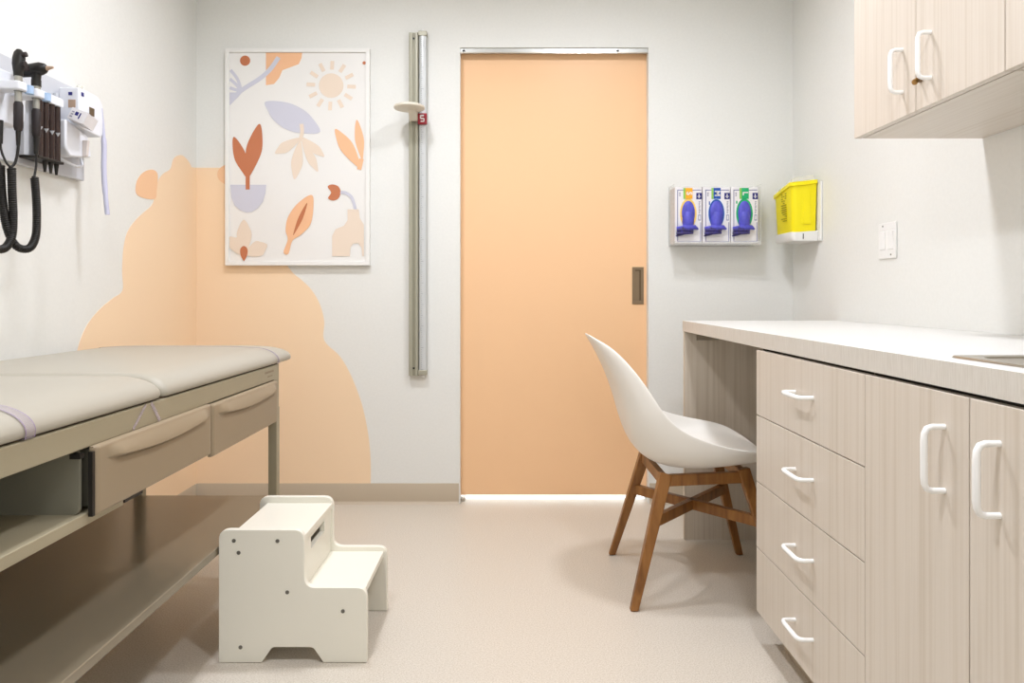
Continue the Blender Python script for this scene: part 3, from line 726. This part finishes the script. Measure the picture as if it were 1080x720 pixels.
# ophthalmoscope
yy = 1.929
t = thing('ophthalmoscope', 'black upright ophthalmoscope with coiled cord, left of the two hanging instruments', 'ophthalmoscope', (IX, yy, 1.42))
m = MB().rings([[(IX + rx*math.cos(a*PI/10), yy + ry*math.sin(a*PI/10) + dy, z) for a in range(20)] for (z, rx, ry, dy) in ((1.572, .011, .011, 0), (1.590, .013, .013, 0), (1.605, .016, .014, .001), (1.622, .017, .012, .002), (1.638, .013, .009, .002), (1.646, .006, .005, .002))]); hd = m.build('head', 'black', t, smooth=60)
m = MB().cyl((IX + .010, yy, 1.630), (IX + .022, yy, 1.632), .007, n=14); m.cyl((IX + .010, yy, 1.604), (IX + .020, yy, 1.604), .009, n=16); m.build('eyepiece', 'grip', hd, smooth=50)
m = MB().cyl((IX, yy, 1.572), (IX, yy, 1.555), .010); m.mat(1).cyl((IX, yy, 1.555), (IX, yy, 1.532), .011); m.mat(0).cyl((IX, yy, 1.532), (IX, yy, 1.502), .0085); m.build('collar', ['chrome', 'black'], t, smooth=50)
m = MB().tube([(IX, yy, 1.503), (IX, yy, 1.495), (IX, yy, 1.435), (IX, yy, 1.425)], [.009, .0115, .0115, .009], 20); m.build('handle', 'grip', t, smooth=50)
m = MB().tube(spline([(IX, yy, 1.427), (IX, yy, 1.38), (IX - .005, yy - .004, 1.34), (IX - .01, yy - .012, 1.325)], 8, False), .0035, 10); m.tube([(IX, yy, 1.427), (IX, yy, 1.385)], [.0065, .0045], 12); m.tube(spline([(IX - .03, yy - .025, 1.447), (IX - .03, yy - .026, 1.38), (IX - .02, yy - .022, 1.34), (IX - .012, yy - .016, 1.325)], 8, False), .003, 10); m.tube([(IX - .03, yy - .025, 1.447), (IX - .03, yy - .026, 1.385)], [.0065, .0055], 12)
m.tube(coil([(IX - .01, yy - .012, 1.325), (IX - .01, yy - .010, 1.26), (IX - .01, yy - .006, 1.19), (IX - .01, yy - .012, 1.135), (IX - .01, yy - .040, 1.103), (IX - .01, yy - .085, 1.105), (IX - .01, yy - .12, 1.14), (IX - .01, yy - .13, 1.22), (IX - .02, yy - .135, 1.35)], .0078, .0028, 92), .0034, 6)
m.tube(spline([(IX - .02, yy - .135, 1.35), (-1.38, yy - .14, 1.40), (-1.39, yy - .14, 1.447)], 6, False), .003, 8)
m.build('cord', 'black', t, smooth=80)
# otoscope
yy = 2.002
t = thing('otoscope', 'black otoscope with sideways head and coiled cord, right of the ophthalmoscope', 'otoscope', (IX, yy, 1.42))
m = MB().tube([(IX - .045, yy, 1.609), (IX - .042, yy, 1.609), (IX - .02, yy, 1.611), (IX + .012, yy, 1.616), (IX + .024, yy, 1.617), (IX + .030, yy, 1.617)], [.012, .017, .018, .018, .014, .008], 20)
m.tube([(IX, yy, 1.600), (IX, yy, 1.582)], [.013, .011], 18); hd = m.build('head', 'black', t, smooth=50)
m = MB().tube([(IX + .028, yy, 1.617), (IX + .048, yy, 1.620)], [.007, .003], 14); m.build('speculum', 'tan', hd, smooth=50)
m = MB().box(IX - .032, IX - .008, yy - .0188, yy - .0165, 1.604, 1.617); m.build('viewing_window', 'tube', hd)
m = MB().cyl((IX, yy, 1.584), (IX, yy, 1.566), .0125); m.mat(1).cyl((IX, yy, 1.566), (IX, yy, 1.553), .011); m.mat(0).cyl((IX, yy, 1.553), (IX, yy, 1.532), .0115); m.mat(1).cyl((IX, yy, 1.532), (IX, yy, 1.502), .0085); m.build('collar', ['black', 'chrome'], t, smooth=50)
m = MB().tube([(IX, yy, 1.503), (IX, yy, 1.495), (IX, yy, 1.435), (IX, yy, 1.425)], [.009, .0115, .0115, .009], 20); m.build('handle', 'grip', t, smooth=50)
m = MB().tube([(IX, yy, 1.427), (IX, yy, 1.375)], [.0075, .006], 12); m.tube(spline([(IX, yy, 1.376), (IX, yy, 1.345), (IX, yy - .008, 1.312)], 8, False), .003, 10)
m.tube(coil([(IX, yy - .008, 1.312), (IX, yy + .0, 1.25), (IX, yy + .002, 1.19), (IX, yy - .004, 1.140), (IX, yy - .032, 1.108), (IX - .01, yy - .068, 1.113), (IX - .02, yy - .088, 1.16), (IX - .03, yy - .092, 1.24), (IX - .035, yy - .092, 1.33)], .0078, .0028, 86), .0034, 6)
m.tube(spline([(IX - .035, yy - .092, 1.33), (-1.39, yy - .10, 1.39), (-1.40, yy - .10, 1.447)], 6, False), .003, 8)
m.build('cord', 'black', t, smooth=80)
# specula dispenser
t = thing('specula_dispenser', 'rack of four dark specula tubes on the wall board', 'dispenser', (-1.42, 2.15, 1.38))
m = MB().prism(round_poly([(2.092, 1.560), (2.216, 1.560), (2.216, 1.588), (2.092, 1.588)], .008), 'x', WX, -1.390); m.build('top_cap', 'whiteb', t, bevel=.003)
m = MB().box(WX, -1.425, 2.085, 2.222, 1.392, 1.560); m.build('back_plate', 'board', t, bevel=.002)
m = MB().box(WX, -1.388, 2.095, 2.214, 1.384, 1.392); m.build('bottom_plate', 'black', t, bevel=.002)
for k in range(4):
    y = 2.119 + k * .0272
    m = MB().cyl((-1.404, y, 1.392), (-1.404, y, 1.560), .0112, n=20); tb = m.build('tube', 'tube', t, smooth=50)
    m = MB().prism([(-1.398, 1.478), (-1.384, 1.478), (-1.391, 1.466)], 'y', y - .0138, y - .0122); m.build('arrow_mark', 'whiteb', tb)
    if k: m = MB().tube([(-1.404, y, 1.388), (-1.404, y, 1.372), (-1.404, y, 1.350)], [.008, .006, .0035], 12); m.build('speculum', 'black', tb, smooth=50)
# thermometer unit
t = thing('thermometer', 'white electronic thermometer unit with small screen at end of wall board', 'thermometer', (-1.41, 2.31, 1.45))
m = MB().prism(round_poly([(2.262, 1.515), (2.395, 1.505), (2.400, 1.615), (2.372, 1.640), (2.262, 1.640)], [.01, .02, .02, .012, .006]), 'x', -1.436, -1.372); bd = m.build('housing', 'whiteb', t, bevel=.006)
m = MB().box(-1.405, -1.382, 2.2605, 2.2625, 1.575, 1.600); m.mat(1).box(-1.404, -1.392, 2.2595, 2.2606, 1.614, 1.624); m.build('screen', ['tan', 'navy'], bd)
MB().box(-1.3735, -1.3705, 2.318, 2.345, 1.566, 1.592).build('display', 'nickel_d', bd); MB().box(-1.3735, -1.3705, 2.275, 2.287, 1.616, 1.628).build('blue_mark', 'navy', bd)
m = MB().box(WX, -1.436, 2.25, 2.38, 1.53, 1.62); m.build('wall_mount', 'board', t, bevel=.003)
m = MB().tube([(-1.40, 2.31, 1.638), (-1.40, 2.312, 1.652)], [.006, .009], 12); m.ball((-1.40, 2.313, 1.655), .010, .010, .007, 14, 8); m.build('probe_cap', 'frost', t, smooth=60)
m = MB().prism(round_poly([(2.215, 1.53), (2.335, 1.50), (2.355, 1.432), (2.240, 1.415), (2.215, 1.44)], .012), 'x', WX, -1.385); m.build('probe_holder', 'whiteb', t, bevel=.006)
m = MB().tube(spline([(-1.43, 2.235, 1.425), (-1.415, 2.26, 1.405), (-1.41, 2.31, 1.398), (-1.42, 2.36, 1.41), (-1.44, 2.375, 1.45)], 8, False), .004, 8); m.build('cord', 'whiteb', t, smooth=60)
m = MB().prism([(-1.385, 1.425), (-1.370, 1.428), (-1.366, 1.480), (-1.385, 1.480)], 'y', 2.300, 2.312); m.build('probe', 'cside', t, bevel=.003)
# tilted carton of probe covers
t = thing('probe_cover_box', 'small tilted white carton with blue marks leaning on the thermometer', 'box', (-1.372, 2.27, 1.52))
m = MB().box(-.027, .027, -.03, .03, -.019, .019); m.mat(1).box(-.010, .000, -.0306, -.03, -.002, .010); m.box(.018, .0275, -.02, -.008, .0188, .0194); m.mat(2)
for k in range(3): m.box(-.022, -.014, -.0306, -.03, -.012 + k*.008, -.008 + k*.008)
m.mat(1).box(.004, .008, -.0306, -.03, -.010, .010)
mt_ = Matrix.Translation((-1.355, 2.255, 1.536)) @ Matrix.Rotation(math.radians(22), 4, 'Y') @ Matrix.Rotation(math.radians(-10), 4, 'X')
m.bm.transform(mt_); m.build('carton', ['carton', 'navy', 'inkgrey'], t)
m = MB().tube(spline([(-1.377, 2.392, 1.606), (-1.374, 2.405, 1.50), (-1.372, 2.402, 1.40), (-1.366, 2.400, 1.32), (-1.360, 2.402, 1.250)], 8, False), [.006]*8 + [.0085]*16 + [.0075]*9, 12)
tag(m.build('hanging_tube', 'lilac', smooth=60), 'thin lilac tube hanging down from the thermometer past the board', 'tube')

# ---------------------------------------------------------------- lights
def area(name, loc, sx, sy, power, col, rot=(0, 0, 0), shape='RECTANGLE', spread=180):
    l = bpy.data.lights.new(name, 'AREA'); l.shape = shape; l.size = sx; l.size_y = sy; l.energy = power; l.color = col; l.spread = math.radians(spread)
    o = bpy.data.objects.new(name, l); C.objects.link(o); o.location = loc; o.rotation_euler = rot; return o
WARM = (.97, .99, 1.07)
for i, (x, y) in enumerate(((-.60, 2.22), (.45, 2.22), (-.60, .75), (.45, .75))):
    m = MB().tube([(x, y, ZC - .001), (x, y, ZC - .012)], [.15, .14], 32)
    o = m.build('ceiling_light', 'white', smooth=40)
    tag(o, 'round white ceiling downlight', 'ceiling light', 'ceiling downlights')
    area('lamp', (x, y, ZC - .016), .20, .20, 25, WARM, shape='DISK', spread=164)
area('added_frontal_fill', (-.05, YF + .0, 1.55), 1.6, 1.2, 16, (1, .98, .94), rot=(math.radians(90), 0, 0))  # added fill light at the unseen window, brightens faces turned to the camera
area('corridor_lamp', (.2, 4.0, 2.5), 1.6, 1.0, 260, (.72, .84, 1))

w = bpy.data.worlds.new('World'); bpy.context.scene.world = w; w.use_nodes = True
w.node_tree.nodes['Background'].inputs[0].default_value = (.8, .88, 1, 1); w.node_tree.nodes['Background'].inputs[1].default_value = .8

# ---------------------------------------------------------------- camera
cam = bpy.data.cameras.new('camera'); co = bpy.data.objects.new('camera', cam); C.objects.link(co)
co.location = (0, 0, EYE); co.rotation_euler = (math.radians(90), 0, 0)
cam.sensor_width = 36; cam.lens = 36 * F / 1080
cam.shift_x = (540 - CX) / 1080; cam.shift_y = -(360 - CY) / 1080
cam.clip_start = .02
bpy.context.scene.camera = co
vs = bpy.context.scene.view_settings
vs.view_transform = 'Standard'; vs.look = 'None'; vs.gamma = 1; vs.use_curve_mapping = False; vs.exposure = -0.86
